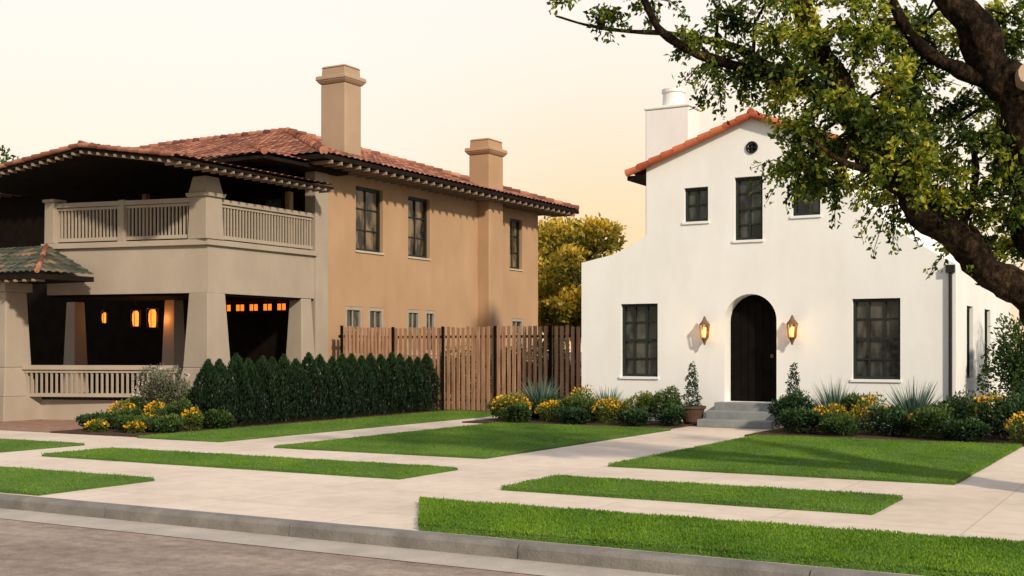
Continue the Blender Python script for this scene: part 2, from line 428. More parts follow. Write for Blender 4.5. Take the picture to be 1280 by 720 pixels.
# ---------------------------------------------------------------- windows
def window(parent,face,a0,a1,z0,z1,orient,nx=2,nz=4,rec=.12,frame='frame',gl='glass',sill=None,fw=.06,mw=.028,double=True):
    def bx(m,a,b,d0,d1,c,d):
        if orient=='front': m.box(a,b,face+d0,face+d1,c,d)
        else: m.box(face-d0,face-d1,a,b,c,d)
    p=MB(); bx(p,a0+.01,a1-.01,rec+.03,rec+.045,z0+.01,z1-.01); w=p.obj('window',gl,parent)
    f=MB()
    bx(f,a0,a0+fw,rec-.04,rec+.028,z0,z1); bx(f,a1-fw,a1,rec-.04,rec+.028,z0,z1)
    bx(f,a0+fw,a1-fw,rec-.038,rec+.026,z1-fw,z1-.001); bx(f,a0+fw,a1-fw,rec-.038,rec+.026,z0+.001,z0+fw)
    for i in range(1,nx):
        a=a0+(a1-a0)*i/nx; bx(f,a-mw/2,a+mw/2,rec-.01,rec+.02,z0+fw,z1-fw)
    for i in range(1,nz):
        z=z0+(z1-z0)*i/nz; t=mw if (i!=nz/2 or not double) else mw*2
        bx(f,a0+fw,a1-fw,rec-.02 if t>mw else rec-.007,rec+.018,z-t/2,z+t/2)
    fo=f.obj('frame',frame,w)
    if sill:
        s=MB(); bx(s,a0-.03,a1+.03,-.035,rec-.042,z0-.055,z0-.003); s.obj('sill',sill,w)
    return w

# ---------------------------------------------------------------- white house
WH=thing('white_house',(-8.1,24.6,0),'white stucco two-storey house with arched doorway and red tile gable','house')
F=24.6
sil=[(-12.15,0),(-4.03,0),(-4.03,3.27),(-4.3,3.42),(-4.9,3.82),(-5.5,4.28),(-6.0,4.74),(-6.35,5.16),(-6.5,5.50),(-6.5,5.9),(-8.13,6.50),(-10.55,5.62)]
sil+=[(-10.55,4.15),(-10.72,4.02),(-11.0,3.88),(-11.4,3.73),(-12.15,3.58)]
wall=MB().prism(sil,F,F+8.0,'y').obj('wall','white',WH)
c=MB()
wins=[(-11.17,-10.28,1.0,2.62,3,4),(-6.03,-5.08,1.0,2.63,3,4),(-8.52,-7.90,3.93,5.27,2,4),(-9.66,-9.11,4.38,5.12,2,2),(-7.27,-6.68,4.38,5.08,2,2)]
for a0,a1,z0,z1,nx,nz in wins: c.box(a0,a1,F-.5,F+.2,z0,z1)
dx0,dx1=-8.74,-7.6; dc=(dx0+dx1)/2; dr=(dx1-dx0)/2; zs_=2.78-dr
arch=[(dx0,.485),(dx1,.485)]+[(dc+dr*math.cos(t),zs_+dr*math.sin(t)) for t in [math.pi*i/24 for i in range(25)]]
c.prism(arch,F-.5,F+.45,'y')
for y0,y1 in ((25.9,26.7),(28.3,29.2)): c.box(-4.3,-3.5,y0,y1,1.0,2.5)
vent=[(-8.13+.1*math.cos(2*math.pi*i/16),5.88+.1*math.sin(2*math.pi*i/16)) for i in range(16)]
c.prism(vent,F-.5,F+.12,'y')
cut(wall,c,WH)
for a0,a1,z0,z1,nx,nz in wins:
    window(WH,F,a0,a1,z0,z1,'front',nx,nz,.13,'frame','glass','white',double=nz==4)
for y0,y1 in ((25.9,26.7),(28.3,29.2)): window(WH,-4.03,y0,y1,1.0,2.5,'side',2,4,.11)
MB().prism([(p[0],p[1]) for p in vent],F+.06,F+.1,'y').obj('gable_vent','iron',WH)
vt=MB()
for i in range(16):
    a=2*math.pi*i/16; b_=2*math.pi*(i+1)/16
    vt.beam((-8.13+.115*math.cos(a),F-.012,5.88+.115*math.sin(a)),(-8.13+.115*math.cos(b_),F-.012,5.88+.115*math.sin(b_)),.04,.03)
vt.box(-8.14,-8.12,F-.01,F+.05,5.79,5.97); vt.box(-8.22,-8.04,F-.012,F+.045,5.87,5.89)
vt.obj('vent_ring','iron',WH)
dm=MB()
da=[(dx0+.01,.487),(dx1-.01,.487)]+[(dc+(dr-.01)*math.cos(t),zs_+(dr-.01)*math.sin(t)) for t in [math.pi*i/24 for i in range(25)]]
dm.prism(da,F+.38,F+.43,'y')
for i in range(6):
    x=dx0+.08+i*.165
    zt=zs_+math.sqrt(max(0,(dr-.06)**2-(x+.06-dc)**2))
    dm.box(x,x+.15,F+.37,F+.382,.52,zt-.03)
door=dm.obj('door','door',WH)
MB().lathe(dx1-.2,F+.33,[(.02,1.42),(.035,1.44),(.035,1.48),(.02,1.5)],10).obj('handle','brass',door)
st=MB()
for i,(yf,z) in enumerate(((23.45,.16),(23.83,.32),(24.21,.485))): st.box(-8.93+i*.05,-7.35-i*.05,yf,F-.003 if i==2 else (23.83,24.21)[i],.0,z)
st.obj('steps','steps',WH,bev=.015)
rf=MB()
rf.tiles((-10.95,F-.12,5.49),(-10.95,F+8.1,5.49),(-8.13,F-.12,6.52),(-8.13,F+8.1,6.52))
rf.tiles((-6.32,F-.12,5.86),(-6.32,F+8.1,5.86),(-8.13,F-.12,6.52),(-8.13,F+8.1,6.52))
def rake(m,p0,p1,r=.085):
    p0=Vector(p0);p1=Vector(p1); L=(p1-p0).length; n=int(L/.3)
    for i in range(n):
        a=p0+(p1-p0)*(i/n); b=p0+(p1-p0)*((i+1.12)/n); a=a+Vector((0,0,.02)); 
        base=len(m.v); m.t+=[.5]*(base-len(m.t)); m.tube([a,b],[r,r*.82],10); m.t+=[random.random()]*(len(m.v)-base)
rake(rf,(-10.98,F-.13,5.50),(-8.13,F-.13,6.54)); rake(rf,(-6.3,F-.13,5.87),(-8.13,F-.13,6.54))
rake(rf,(-8.13,F-.1,6.6),(-8.13,F+8.1,6.6))
roof=rf.obj('roof','tile_red',WH)
MB().beam((-10.78,F-.05,5.42),(-10.78,F+8,5.42),.42,.1).obj('eave','eavewood',WH)
ch=MB(); ch.box(-11.22,-10.13,26.1,26.85,3.9,7.22); ch.box(-11.25,-10.1,26.07,26.88,7.22,7.3)
cho=ch.obj('chimney','white',roof,bev=.03)
MB().lathe(-10.66,26.48,[(.27,7.3),(.25,7.62),(.28,7.64),(.28,7.72),(.2,7.74)],20).obj('chimney_pot','white',cho)
dp=MB().lathe(-4.12,F-.06,[(.035,.05),(.035,3.1)],10); dp.box(-4.2,-4.04,F-.13,F-.005,3.1,3.25); dp.obj('downpipe','iron',WH)
def wall_lantern(x,y,z):
    t=thing('wall_lantern',(x,y,z),'aged brass wall lantern glowing amber beside arched doorway','lantern','lanterns by the front door')
    m=MB(); yc=y-.16
    m.lathe(x,yc,[(.02,z-.28),(.03,z-.23),(.045,z-.19),(.085,z-.14)],8)
    m.lathe(x,yc,[(.115,z+.14),(.125,z+.16),(.05,z+.25),(.03,z+.3),(.01,z+.34)],8)
    for i in range(8):
        a=2*math.pi*i/8; m.beam((x+.08*math.cos(a),yc+.08*math.sin(a),z-.14),(x+.11*math.cos(a),yc+.11*math.sin(a),z+.145),.016,.016)
    m.box(x-.03,x+.03,y-.02,y-.003,z-.12,z+.2); m.beam((x,y-.01,z+.1),(x,yc,z+.28),.02,.02); m.beam((x,y-.01,z-.05),(x,yc,z-.2),.02,.02)
    m.obj('lantern_frame','brass',t)
    MB().lathe(x,yc,[(.045,z-.11),(.055,z),(.045,z+.09)],10).obj('bulb','lamp',t)
    l=bpy.data.lights.new('lantern_light','POINT'); l.energy=2.5; l.color=(1,.55,.22); l.shadow_soft_size=.05
    lo=bpy.data.objects.new('lantern_light',l); lo.location=(0,-.33,.0); lo.parent=t; COL.objects.link(lo)
wall_lantern(-9.13,F,1.98); wall_lantern(-7.22,F,1.98)

# ---------------------------------------------------------------- tan house
TH=thing('tan_house',(-21,23.57,0),'tan stucco house with balcony, broad tiled hip roof and chimneys','house')
bw=MB().box(-35,-19,23.57,35.2,0,6.32).obj('wall','tan',TH)
c=MB()
sw=[(25.2,26.4,4.2,5.88,2,3),(27.6,28.68,4.2,5.88,2,3),(33.3,34.1,4.2,5.8,2,3)]
lw=[(24.75,25.5,1.5,2.72,2,2),(25.75,26.45,1.5,2.72,2,2),(27.55,28.2,1.5,2.72,2,2),(28.45,29.0,1.5,2.72,2,2),(33.4,34.2,1.6,2.6,2,2)]
for y0,y1,z0,z1,nx,nz in sw+lw: c.box(-19.3,-18.5,y0,y1,z0,z1)
cut(bw,c,TH)
for y0,y1,z0,z1,nx,nz in sw: window(TH,-19,y0,y1,z0,z1,'side',nx,nz,.14,'frame','glass_warm','sill',double=False,fw=.07)
for y0,y1,z0,z1,nx,nz in lw: window(TH,-19,y0,y1,z0,z1,'side',nx,nz,.05,'palframe','glass','sill',double=False,fw=.09)
MB().box(-34.9,-19.25,23.5,23.567,.3,6.3).obj('shade_cladding','darkwood_shade',TH)  # dark sheet painting porch and balcony shade over the tan front wall
MB().box(-19.25,-18.93,23.45,23.95,0,6.2).obj('corner_pier','grey',TH)
MB().prism([(-19.05,19.75),(-19.05,23.45),(-30,23.45),(-30,17.8),(-23.4,18.3)],0,.46,'z').obj('porch_base','grey',TH)
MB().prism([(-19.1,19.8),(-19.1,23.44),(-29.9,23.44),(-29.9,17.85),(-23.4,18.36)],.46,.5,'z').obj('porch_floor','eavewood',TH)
bal=[(-18.95,19.75),(-18.95,23.45),(-23.1,23.45),(-23.1,18.85)]
bm=MB().prism(bal,2.86,3.92,'z'); 
bm.prism([(-18.87,19.66),(-18.87,23.46),(-23.18,23.46),(-23.18,18.75)],3.92,4.04,'z')
balcony=bm.obj('balcony','grey',TH)
MB().prism([(-19.0,19.84),(-19.0,23.44),(-23.05,23.44),(-23.05,18.95)],2.81,2.86,'z').obj('porch_ceiling','darkwood_shade',TH)  # ceiling coloured near-black to deepen the painted porch shade
def rail(name,p0,p1,z0,z1,posts,n,parent,mat='grey',sw_=.055):
    m=MB(); p0=Vector((*p0,0));p1=Vector((*p1,0))
    up=lambda z:Vector((0,0,z))
    m.beam(p0+up(z1-.05),p1+up(z1-.05),.17,.1); m.beam(p0+up(z0+.08),p1+up(z0+.08),.1,.08)
    m.beam(p0+up(z1-.14),p1+up(z1-.14),.07,.06)
    for i in range(n):
        p=p0+(p1-p0)*((i+.5)/n)
        m.beam(p+up(z0+.12),p+up(z1-.17),sw_,sw_)
    for t in posts:
        p=p0+(p1-p0)*t; m.frus(p.x,p.y,z0,z1+.02,.2,.17)
    return m.obj(name,mat,parent)
rail('balustrade',(-19.25,19.73),(-23.0,18.95),4.04,4.97,[.5],40,balcony,sw_=.036)
rail('balustrade',(-19.02,20.0),(-19.02,23.4),4.04,4.97,[],34,balcony,sw_=.036)
px,py=-19.12,19.9
pl=MB(); pl.frus(px,py,0,.5,1.2,1.15); pl.frus(px,py,.5,1.2,1.0,.74); pl.frus(px,py,1.2,2.85,.74,.56); pl.obj('pillar','grey',TH,bev=.02)
px,py=-19.12,19.86
pu=MB(); pu.frus(px,py,4.045,4.98,.56,.5); pu.frus(px,py,4.98,5.07,.6,.64); pu.frus(px,py,5.07,5.44,.54,.40); pu.obj('balcony_post','grey',TH,bev=.015)
p2=MB(); p2.frus(-23.0,18.98,4.045,5.0,.32,.30); p2.frus(-23.0,18.98,5.0,5.07,.38,.38); p2.obj('balcony_post','grey',TH,bev=.01)
pr=MB(); pr.frus(-19.15,23.15,.5,2.85,.6,.38); pr.obj('pillar','grey',TH,bev=.02)
px=-23.35
pp=MB(); pp.frus(px,18.0,0,.55,1.05,1.0); pp.frus(px,18.0,.55,1.2,.9,.7); pp.frus(px,18.0,1.2,2.9,.7,.56); pp.frus(px,18.0,2.9,3.1,.74,.74); pp.obj('pillar','grey',TH,bev=.02)
for x,y in ((-21.75,21.5),(-24.9,21.2)):
    pc=MB(); pc.frus(x,y,.5,2.81,.46,.3); pc.obj('porch_column','grey',TH)
for x,y in ((-22.7,21.5),(-19.3,22.9)):
    MB().box(x-.07,x+.07,y-.07,y+.07,4.04,5.47).obj('roof_post','post',TH)
rail('porch_railing',(-19.6,19.45),(-23.0,18.15),.5,1.25,[],30,TH,sw_=.04)
for i in range(6):
    x=-22.0+i*.46
    w=MB().box(x,x+.28,23.47,23.49,2.60,2.76).obj('transom_window','lamp_soft',TH)
    f=MB(); f.box(x+.13,x+.15,23.455,23.469,2.6,2.76); f.box(x-.02,x,23.455,23.49,2.58,2.78); f.box(x+.28,x+.30,23.455,23.49,2.58,2.78); f.obj('frame','darkwood_shade',w)
for x in (-22.3,-20.9):
    w=MB().box(x,x+.9,23.46,23.494,4.1,5.4).obj('balcony_window','glass',TH)
    f=MB(); f.box(x-.06,x,23.43,23.494,4.05,5.46); f.box(x+.9,x+.96,23.43,23.494,4.05,5.46); f.box(x,x+.9,23.43,23.458,5.4,5.46); f.box(x,x+.9,23.43,23.458,4.7,4.73); f.obj('frame','eavewood',w)
# main hip roof
E=6.3; x0,x1,y0,y1=-36,-18.1,22.75,36.4; hy=(y0+y1)/2; rz=8.5; rx1=x1-6.9; rx0=-30.2
rm=MB()
rm.tiles((x1,y0,E),(x1,y1,E),(rx1,hy,rz),(rx1,hy,rz))
rm.tiles((x0,y0,E),(x1,y0,E),(rx0,hy,rz),(rx1,hy,rz))
rm.tiles((x0,y1,E),(x0,y0,E),(rx0,hy,rz),(rx0,hy,rz),ds=.12)
rm.tiles((x1,y1,E),(x0,y1,E),(rx1,hy,rz),(rx0,hy,rz),ds=.12)
for a,b_ in (((x1,y0,E+.05),(rx1,hy,rz+.04)),((x1,y1,E+.05),(rx1,hy,rz+.04)),((x0,y0,E+.05),(rx0,hy,rz+.04)),((rx0,hy,rz+.04),(rx1,hy,rz+.04))): rake(rm,a,b_,.11)
# lower hipped wing roof between the balcony roof and the main ridge
rm.tiles((-18.6,21.2,6.12),(-18.6,24.4,6.12),(-21.9,24.4,7.02),(-21.9,24.4,7.02),wl=.24)
rm.tiles((-25.4,21.2,6.12),(-18.6,21.2,6.12),(-21.95,24.4,7.02),(-21.9,24.4,7.02),wl=.24)
rake(rm,(-18.6,21.2,6.16),(-21.9,24.4,7.06),.08)
mroof=rm.obj('roof','tile',TH)
ev=MB(); ev.box(x0+.05,x1-.08,y0+.08,y1-.05,E-.1,E-.02)
ev.box(x1-.07,x1+.02,y0-.02,y1+.02,E-.11,E+.0); ev.box(x0,x1-.07,y0-.02,y0+.07,E-.11,E+.0)
ev.box(-25.4,-18.63,21.23,24.4,6.02,6.1)
ev.obj('eave','eavewood',TH)
tl=MB()
n=36
for i in range(n):
    y=y0+.3+(y1-y0-.6)*i/(n-1); tl.box(-18.98,x1+.02,y-.03,y+.03,E-.2,E-.12)
for i in range(40):
    x=x0+.3+(x1-x0-.6)*i/39
    if x<-25.6: tl.box(x-.03,x+.03,y0-.02,y0+.75,E-.2,E-.12)
tl.obj('rafter_tails','tail',TH)
# balcony gable roof
gx0,gx1,gy0,gy1=-25.4,-18.15,17.9,23.2; gp=-20.9; gz=5.98; ge=5.56
gm=MB()
gm.tiles((gx1,gy0,ge),(gx1,gy1,ge),(gp,gy0,gz),(gp,gy1,gz)); gm.tiles((gx0,gy1,ge-.05),(gx0,gy0,ge-.05),(gp,gy1,gz),(gp,gy0,gz))
rake(gm,(gx1,gy0,ge+.03),(gp,gy0,gz+.03),.055); rake(gm,(gx0,gy0,ge-.02),(gp,gy0,gz+.03),.055); rake(gm,(gp,gy0,gz+.05),(gp,gy1,gz+.05),.07)
groof=gm.obj('roof','tile',TH)
un=MB()
t_=.06
un.prism([(gx0,ge-.05-t_-.02),(gp,gz-t_-.02),(gx1,ge-t_-.02),(gx1,ge-.02),(gp,gz-.02),(gx0,ge-.07)],gy0+.02,gy1,'y')
un.obj('eave','eavewood',TH)
tt=MB()
for i in range(20):
    y=gy0+.2+i*.265; tt.box(gx1-.4,gx1+.02,y-.02,y+.02,ge-.14,ge-.085)
for i in range(28):
    t=(i+.5)/28; x=gx1+(gx0-gx1)*t; z=(ge+(gz-ge)*((gx1-x)/(gx1-gp))) if x>gp else (ge-.05+(gz-ge+.05)*((x-gx0)/(gp-gx0)))
    tt.box(x-.02,x+.02,gy0-.01,gy0+.2,z-.14,z-.085)
tt.obj('rafter_tails','tail',TH)
# low porch roof
lx1=-21.45; ly0=17.25
lm=MB(); lz=3.24
lm.tiles((lx1-9,ly0,lz),(lx1,ly0,lz),(lx1-9,18.8,lz+.74),(lx1-1.6,18.8,lz+.74),wl=.2,row=.26)
lm.tiles((lx1,ly0,lz),(lx1,18.8,lz),(lx1-1.6,18.8,lz+.74),(lx1-1.6,18.8,lz+.74),wl=.2,row=.26)
lroof=lm.obj('porch_roof','tile_moss',TH)
hr=MB(); rake(hr,(lx1,ly0,lz+.03),(lx1-1.6,18.8,lz+.77),.055); hr.obj('ridge_tiles','tile',lroof)
lu=MB(); lu.box(lx1-9,lx1-.03,ly0+.03,18.8,lz-.12,lz-.01); lu.obj('eave','eavewood',TH)
tt=MB()
for i in range(30): tt.box(lx1-.15-i*.29-.02,lx1-.15-i*.29+.02,ly0-.01,ly0+.3,lz-.17,lz-.125)
tt.obj('rafter_tails','tail',TH)
def chimney(cx,cy,w,d,z0,z1,mat,parent):
    m=MB(); m.box(cx-w/2,cx+w/2,cy-d/2,cy+d/2,z0,z1-.5)
    m.frus(cx,cy,z1-.5,z1-.4,w+.03,w+.2,d+.03,d+.2); m.frus(cx,cy,z1-.4,z1-.28,w+.22,w+.2,d+.22,d+.2)
    m.frus(cx,cy,z1-.28,z1-.06,w-.02,w-.04,d-.02,d-.04); m.frus(cx,cy,z1-.06,z1,w+.02,w-.1,d+.02,d-.1)
    return m.obj('chimney',mat,parent,bev=.03)
chimney(-20.1,26.0,.82,.72,6.3,9.25,'chim',mroof)
chimney(-18.95,31.75,.72,.85,0,8.05,'tan',mroof)
def hanging_lantern(x,y,z,s=1):
    t=thing('hanging_lantern',(x,y,z),'glowing amber lantern hanging in a dark porch','lantern','porch lanterns')
    m=MB(); m.lathe(x,y,[(.04*s,z-.24*s),(.1*s,z-.21*s)],8); m.lathe(x,y,[(.13*s,z+.2*s),(.03,z+.3*s)],8)
    for i in range(6):
        a=2*math.pi*i/6; m.beam((x+.11*s*math.cos(a),y+.11*s*math.sin(a),z-.22*s),(x+.12*s*math.cos(a),y+.12*s*math.sin(a),z+.21*s),.016,.016)
    m.beam((x,y,z+.29*s),(x,y,2.82),.015,.015)
    m.obj('lantern_frame','iron',t); MB().lathe(x,y,[(.06*s,z-.19*s),(.085*s,z-.05*s),(.08*s,z+.1*s),(.05*s,z+.18*s)],12).obj('bulb','lamp_porch',t)
    l=bpy.data.lights.new('lantern_light','POINT'); l.energy=5; l.color=(1,.38,.09); l.shadow_soft_size=.08
    lo=bpy.data.objects.new('lantern_light',l); lo.location=(0,.28,0); lo.parent=t; COL.objects.link(lo)
hanging_lantern(-22.42,20.9,2.36,1.0); hanging_lantern(-21.85,20.9,2.36,1.15); hanging_lantern(-24.3,21.6,2.42,.7)

# ---------------------------------------------------------------- fences
def fence(p0,p1,h,label):
    p0=Vector((*p0,0));p1=Vector((*p1,0)); L=(p1-p0).length; d=(p1-p0)/L; nrm=Vector((d.y,-d.x,0))
    t=thing('timber_fence',tuple(p0),label,'fence')
    ax=abs(d.x)>.5
    def slat(m,p,w,tk,h0,h1):
        m.frus(p.x,p.y,h0,h1,w if ax else tk,w if ax else tk,tk if ax else w,tk if ax else w)
    m=MB(); n=int(L/.15)
    for i in range(n):
        p=p0+d*(i+.5)*L/n; hh=h+random.uniform(-.02,.02)
        slat(m,p,.092+random.uniform(-.006,.006),.03,.05,hh)
    m.obj('palings','fence',t)
    r=MB()
    for z in (.3,h-.25): r.beam(p0-nrm*.04+Vector((0,0,z)),p1-nrm*.04+Vector((0,0,z)),.04,.07)
    r.obj('rails','darkwood_shade',t)
    k=MB(); kn=max(1,int(L/1.45))
    for i in range(kn+1):
        p=p0+d*(L*i/kn)+nrm*.045; slat(k,p,.06,.05,0,h+.02)
    k.obj('posts','darkwood_shade',t)
fence((-18.5,26.2),(-12.2,26.2),2.18,'brown timber slat fence between two houses')
fence((-18.5,23.9),(-18.5,26.1),2.18,'short brown timber slat fence along the tan house')

# ---------------------------------------------------------------- plants
def plant(kind,x,y,h,r,seed=0):
    if kind=='yellow':
        t=thing('flowering_shrub',(x,y,.03),'rounded green shrub covered in yellow flowers in mulch bed','shrub','yellow flowering shrubs')
        V,T=clouds([(0,0,h*.5,r,r,h*.5,int(2000*r*2))],.055,.5); quadmesh('foliage',V,T,'leaf_lime',t)
        n=int(430*r*2); d=unit(rng.normal(size=(n,3))); d[:,2]=np.abs(d[:,2])*1.1-.1; d=unit(d)
        P=np.array([0,0,h*.5])+d*np.array([r,r,h*.5])*rng.uniform(.95,1.12,(n,1))
        lum=np.sin(P[:,0]*17+seed)+np.sin(P[:,1]*15+seed*2)+np.sin(P[:,2]*19)
        P=P[lum>-.3]; d=d[lum>-.3]
        V=kites(P,unit(d+rng.normal(size=d.shape)*.8),.05,.9); quadmesh('flowers',V,rng.random(len(P)),'flower',t)
    elif kind in('green','dark','silver','lime'):
        mt={'green':'leaf_green','dark':'leaf_dark','silver':'leaf_silver','lime':'leaf_lime'}[kind]
        lb={'green':'rounded leafy green shrub in mulch bed','dark':'dense dark green shrub in mulch bed','silver':'loose grey-green shrub in flower bed','lime':'bright green shrub in mulch bed'}[kind]
        t=thing('leafy_shrub',(x,y,.03),lb,'shrub')
        cl=[(0,0,h*.5,r*.85,r*.85,h*.5,int(1500*r*2))]
        for i in range(6):
            a=random.random()*6.28; cl.append((math.cos(a)*r*.6,math.sin(a)*r*.6,h*random.uniform(.4,.85),r*.4,r*.4,h*.24,int(450*r*2)))
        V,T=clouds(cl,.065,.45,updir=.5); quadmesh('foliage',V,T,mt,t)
        if kind=='silver':
            n=140; d=unit(rng.normal(size=(n,3))); d[:,2]=abs(d[:,2])
            quadmesh('flowers',kites(np.array([0,0,h*.5])+d*np.array([r,r,h*.55]),d,.045,.8),rng.random(n),'flower_white',t)
    elif kind=='spiky':
        t=thing('spiky_shrub',(x,y,.03),'blue-green spiky rounded plant in mulch bed','shrub','spiky blue-green plants')
        n=1100; d=unit(np.concatenate([rng.normal(size=(n,2)),rng.uniform(.0,1.7,(n,1))],1))
        Ln=np.sqrt((d[:,0]*r)**2+(d[:,1]*r)**2+(d[:,2]*h)**2)[:,None]*rng.uniform(.55,1.08,(n,1))
        P=d*np.array([.05,.05,.02]); mid=P+d*Ln*.6; tip=mid+unit(d-np.array([0,0,.18]))*Ln*.42
        S=unit(np.cross(d,np.array([0,0,1.])+rng.normal(size=(n,3))*.3))*.012
        V1=np.stack([P-S*.6,P+S*.6,mid+S,mid-S],1); V2=np.stack([mid-S,mid+S,tip+S*.1,tip-S*.1],1)
        tt_=np.clip(.2+.45*rng.random(n)+.2*d[:,2],0,1)
        quadmesh('foliage',np.concatenate([V1,V2]),np.concatenate([tt_*.6,np.clip(tt_+.15,0,1)]),'leaf_blue',t)
    return t
yl=[(-13.2,23.2,.58,.42),(-12.2,23.3,.42,.34),(-11.95,24.15,.68,.36),(-10.85,23.3,.5,.34),(-5.95,22.6,.52,.34),(-5.2,22.75,.68,.36),(-4.25,22.3,.42,.28),(-3.15,22.8,.75,.36),(-2.35,21.7,.5,.36),
    (-18.95,17.3,.5,.26),(-18.1,17.4,.52,.2),(-17.9,16.9,.3,.2),(-17.0,17.3,.4,.2),(-18.3,16.1,.2,.2),(-17.4,16.2,.2,.18)]
for i,(x,y,h,r) in enumerate(yl): plant('yellow',x,y,h,r,i*1.7)
for x,y,h,r in ((-13.05,24.3,1.0,.62),(-11.3,24.2,.75,.42),(-6.2,23.9,1.0,.5),(-4.65,23.7,1.02,.48)): plant('spiky',x,y,h,r)
for kd,x,y,h,r in (('green',-13.7,23.7,.45,.35),('green',-12.75,22.75,.34,.34),('green',-11.5,23.2,.55,.42),('lime',-10.3,23.5,.6,.4),('green',-9.75,23.75,.7,.42),('dark',-10.0,22.8,.35,.35),('dark',-11.4,22.7,.3,.35),('dark',-9.35,23.1,.4,.3),('dark',-12.6,23.9,.5,.4),
    ('dark',-6.75,22.9,.72,.46),('dark',-6.4,22.2,.42,.4),('green',-5.6,23.7,.62,.4),('green',-5.6,22.1,.36,.38),('dark',-4.75,22.4,.48,.42),('green',-3.9,22.0,.5,.42),('dark',-3.6,22.7,.75,.45),('green',-4.0,23.6,.6,.4),('dark',-2.7,22.5,.7,.5),('dark',-3.4,21.8,.35,.4),('green',-1.8,22.2,.8,.6),('dark',-2.1,23.5,1.3,.7),
    ('silver',-18.5,18.1,1.12,.66),('green',-17.9,18.2,.7,.42),('green',-17.6,17.4,.5,.4),('green',-18.5,16.9,.35,.4),('green',-17.6,16.4,.26,.35),('green',-17.0,16.6,.28,.35),('dark',-18.8,16.5,.3,.35),('dark',-23.5,16.9,.95,.5),('green',-16.9,17.9,.35,.3),('green',-19.0,17.9,.55,.35)):
    plant(kd,x,y,h,r)
def big_shrub(x,y,h,r,mat,label,n=5,name='tall_shrub',size=.1,dens=900):
    t=thing(name,(x,y,0),label,'shrub')
    cl=[]
    for i in range(n):
        a=random.random()*6.28; k=random.random()*.55
        cl.append((math.cos(a)*r*k,math.sin(a)*r*k,h*random.uniform(.3,.8),r*.55,r*.55,h*.28,dens))
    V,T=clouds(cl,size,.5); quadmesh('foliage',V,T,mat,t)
    m=MB()
    for i in range(4):
        a=random.random()*6.28; m.tube([(x,y,0),(x+math.cos(a)*r*.2,y+math.sin(a)*r*.2,h*.4),(x+math.cos(a)*r*.4,y+math.sin(a)*r*.4,h*.75)],[.05,.035,.015],6)
    m.obj('stem','bark',t)
big_shrub(-2.9,25.6,2.3,.9,'leaf_green','tall loose green shrub beside white house wall',7)
big_shrub(-1.6,26.5,3.2,1.3,'leaf_lime','tall yellow-green shrub beside white house',8)
big_shrub(-.2,25,2.6,1.2,'leaf_green','tall green shrub beside garden bed',7)
for x,y in ((-9.22,23.95),(-6.98,23.75)):
    t=thing('potted_plant',(x,y,.03),'slim clipped evergreen in a dark pot beside entrance steps','potted plant','potted evergreens by the steps')
    MB().lathe(x,y,[(.15,.03),(.2,.08),(.26,.34),(.29,.36),(.29,.41),(.24,.41),(.23,.37)],20).obj('pot','terra_pot',t)
    cl=[(0,0,.34+.2*i,.2-.035*i+(.03 if i%2 else 0),.2-.035*i,.15,420-60*i) for i in range(5)]
    V,T=clouds(cl,.05,.5); quadmesh('foliage',V,T,'leaf_dark',t)
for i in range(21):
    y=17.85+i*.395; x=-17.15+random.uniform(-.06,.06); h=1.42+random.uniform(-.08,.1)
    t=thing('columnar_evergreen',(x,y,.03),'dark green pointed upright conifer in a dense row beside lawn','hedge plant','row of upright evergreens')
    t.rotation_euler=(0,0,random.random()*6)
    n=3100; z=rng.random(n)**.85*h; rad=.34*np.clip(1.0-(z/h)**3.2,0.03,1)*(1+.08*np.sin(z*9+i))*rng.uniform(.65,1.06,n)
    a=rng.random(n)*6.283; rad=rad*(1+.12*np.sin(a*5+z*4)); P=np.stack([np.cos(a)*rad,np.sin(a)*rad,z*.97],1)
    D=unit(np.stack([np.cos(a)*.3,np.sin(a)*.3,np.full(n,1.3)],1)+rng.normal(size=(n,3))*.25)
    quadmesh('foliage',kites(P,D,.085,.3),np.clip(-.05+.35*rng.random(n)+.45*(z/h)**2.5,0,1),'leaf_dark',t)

def bg_tree(x,y,h,r,mat,label,seed,n=16,dens=650,size=.16):
    random.seed(seed)
    t=thing('tree',(x,y,0),label,'tree')
    m=MB(); m.tube([(x,y,0),(x+.1,y,h*.3),(x,y,h*.6),(x+.1,y,h*.85)],[.2,.16,.1,.04],8,.05)
    for i in range(6):
        a=random.random()*6.28; m.tube([(x,y,h*(.35+.06*i)),(x+math.cos(a)*r*.4,y+math.sin(a)*r*.4,h*(.5+.06*i)),(x+math.cos(a)*r*.75,y+math.sin(a)*r*.75,h*(.58+.06*i))],[.08,.05,.02],6)
    m.obj('trunk','bark',t)
    cl=[]
    for i in range(n):
        a=random.random()*6.28; zz=random.uniform(.3,.92); k=r*math.sqrt(max(.05,1-((zz-.55)/.42)**2))*random.uniform(.35,.85)
        cl.append((math.cos(a)*k,math.sin(a)*k,h*zz,r*.34,r*.34,r*.28,dens))
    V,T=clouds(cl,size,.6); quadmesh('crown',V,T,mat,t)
bg_tree(-20.3,40.5,6.8,2.2,'leaf_gold','golden green sunlit tree behind timber fence',3,22,520,.2)
bg_tree(-17.0,39.0,5.4,1.9,'leaf_gold','small golden green tree behind timber fence',5,16,520,.18)
bg_tree(-23.5,45,7.2,2.6,'leaf_gold','golden green tree behind timber fence',8,16,500,.2)
bg_tree(-43.6,32.5,11.2,2.8,'leaf_green','green tree beyond the tan house',11,14,300,.2)
bg_tree(0.5,36,6.5,3,'leaf_green','green tree behind white house',13,18)
bg_tree(6,33,7,3,'leaf_green','green tree beside white house',14,18)
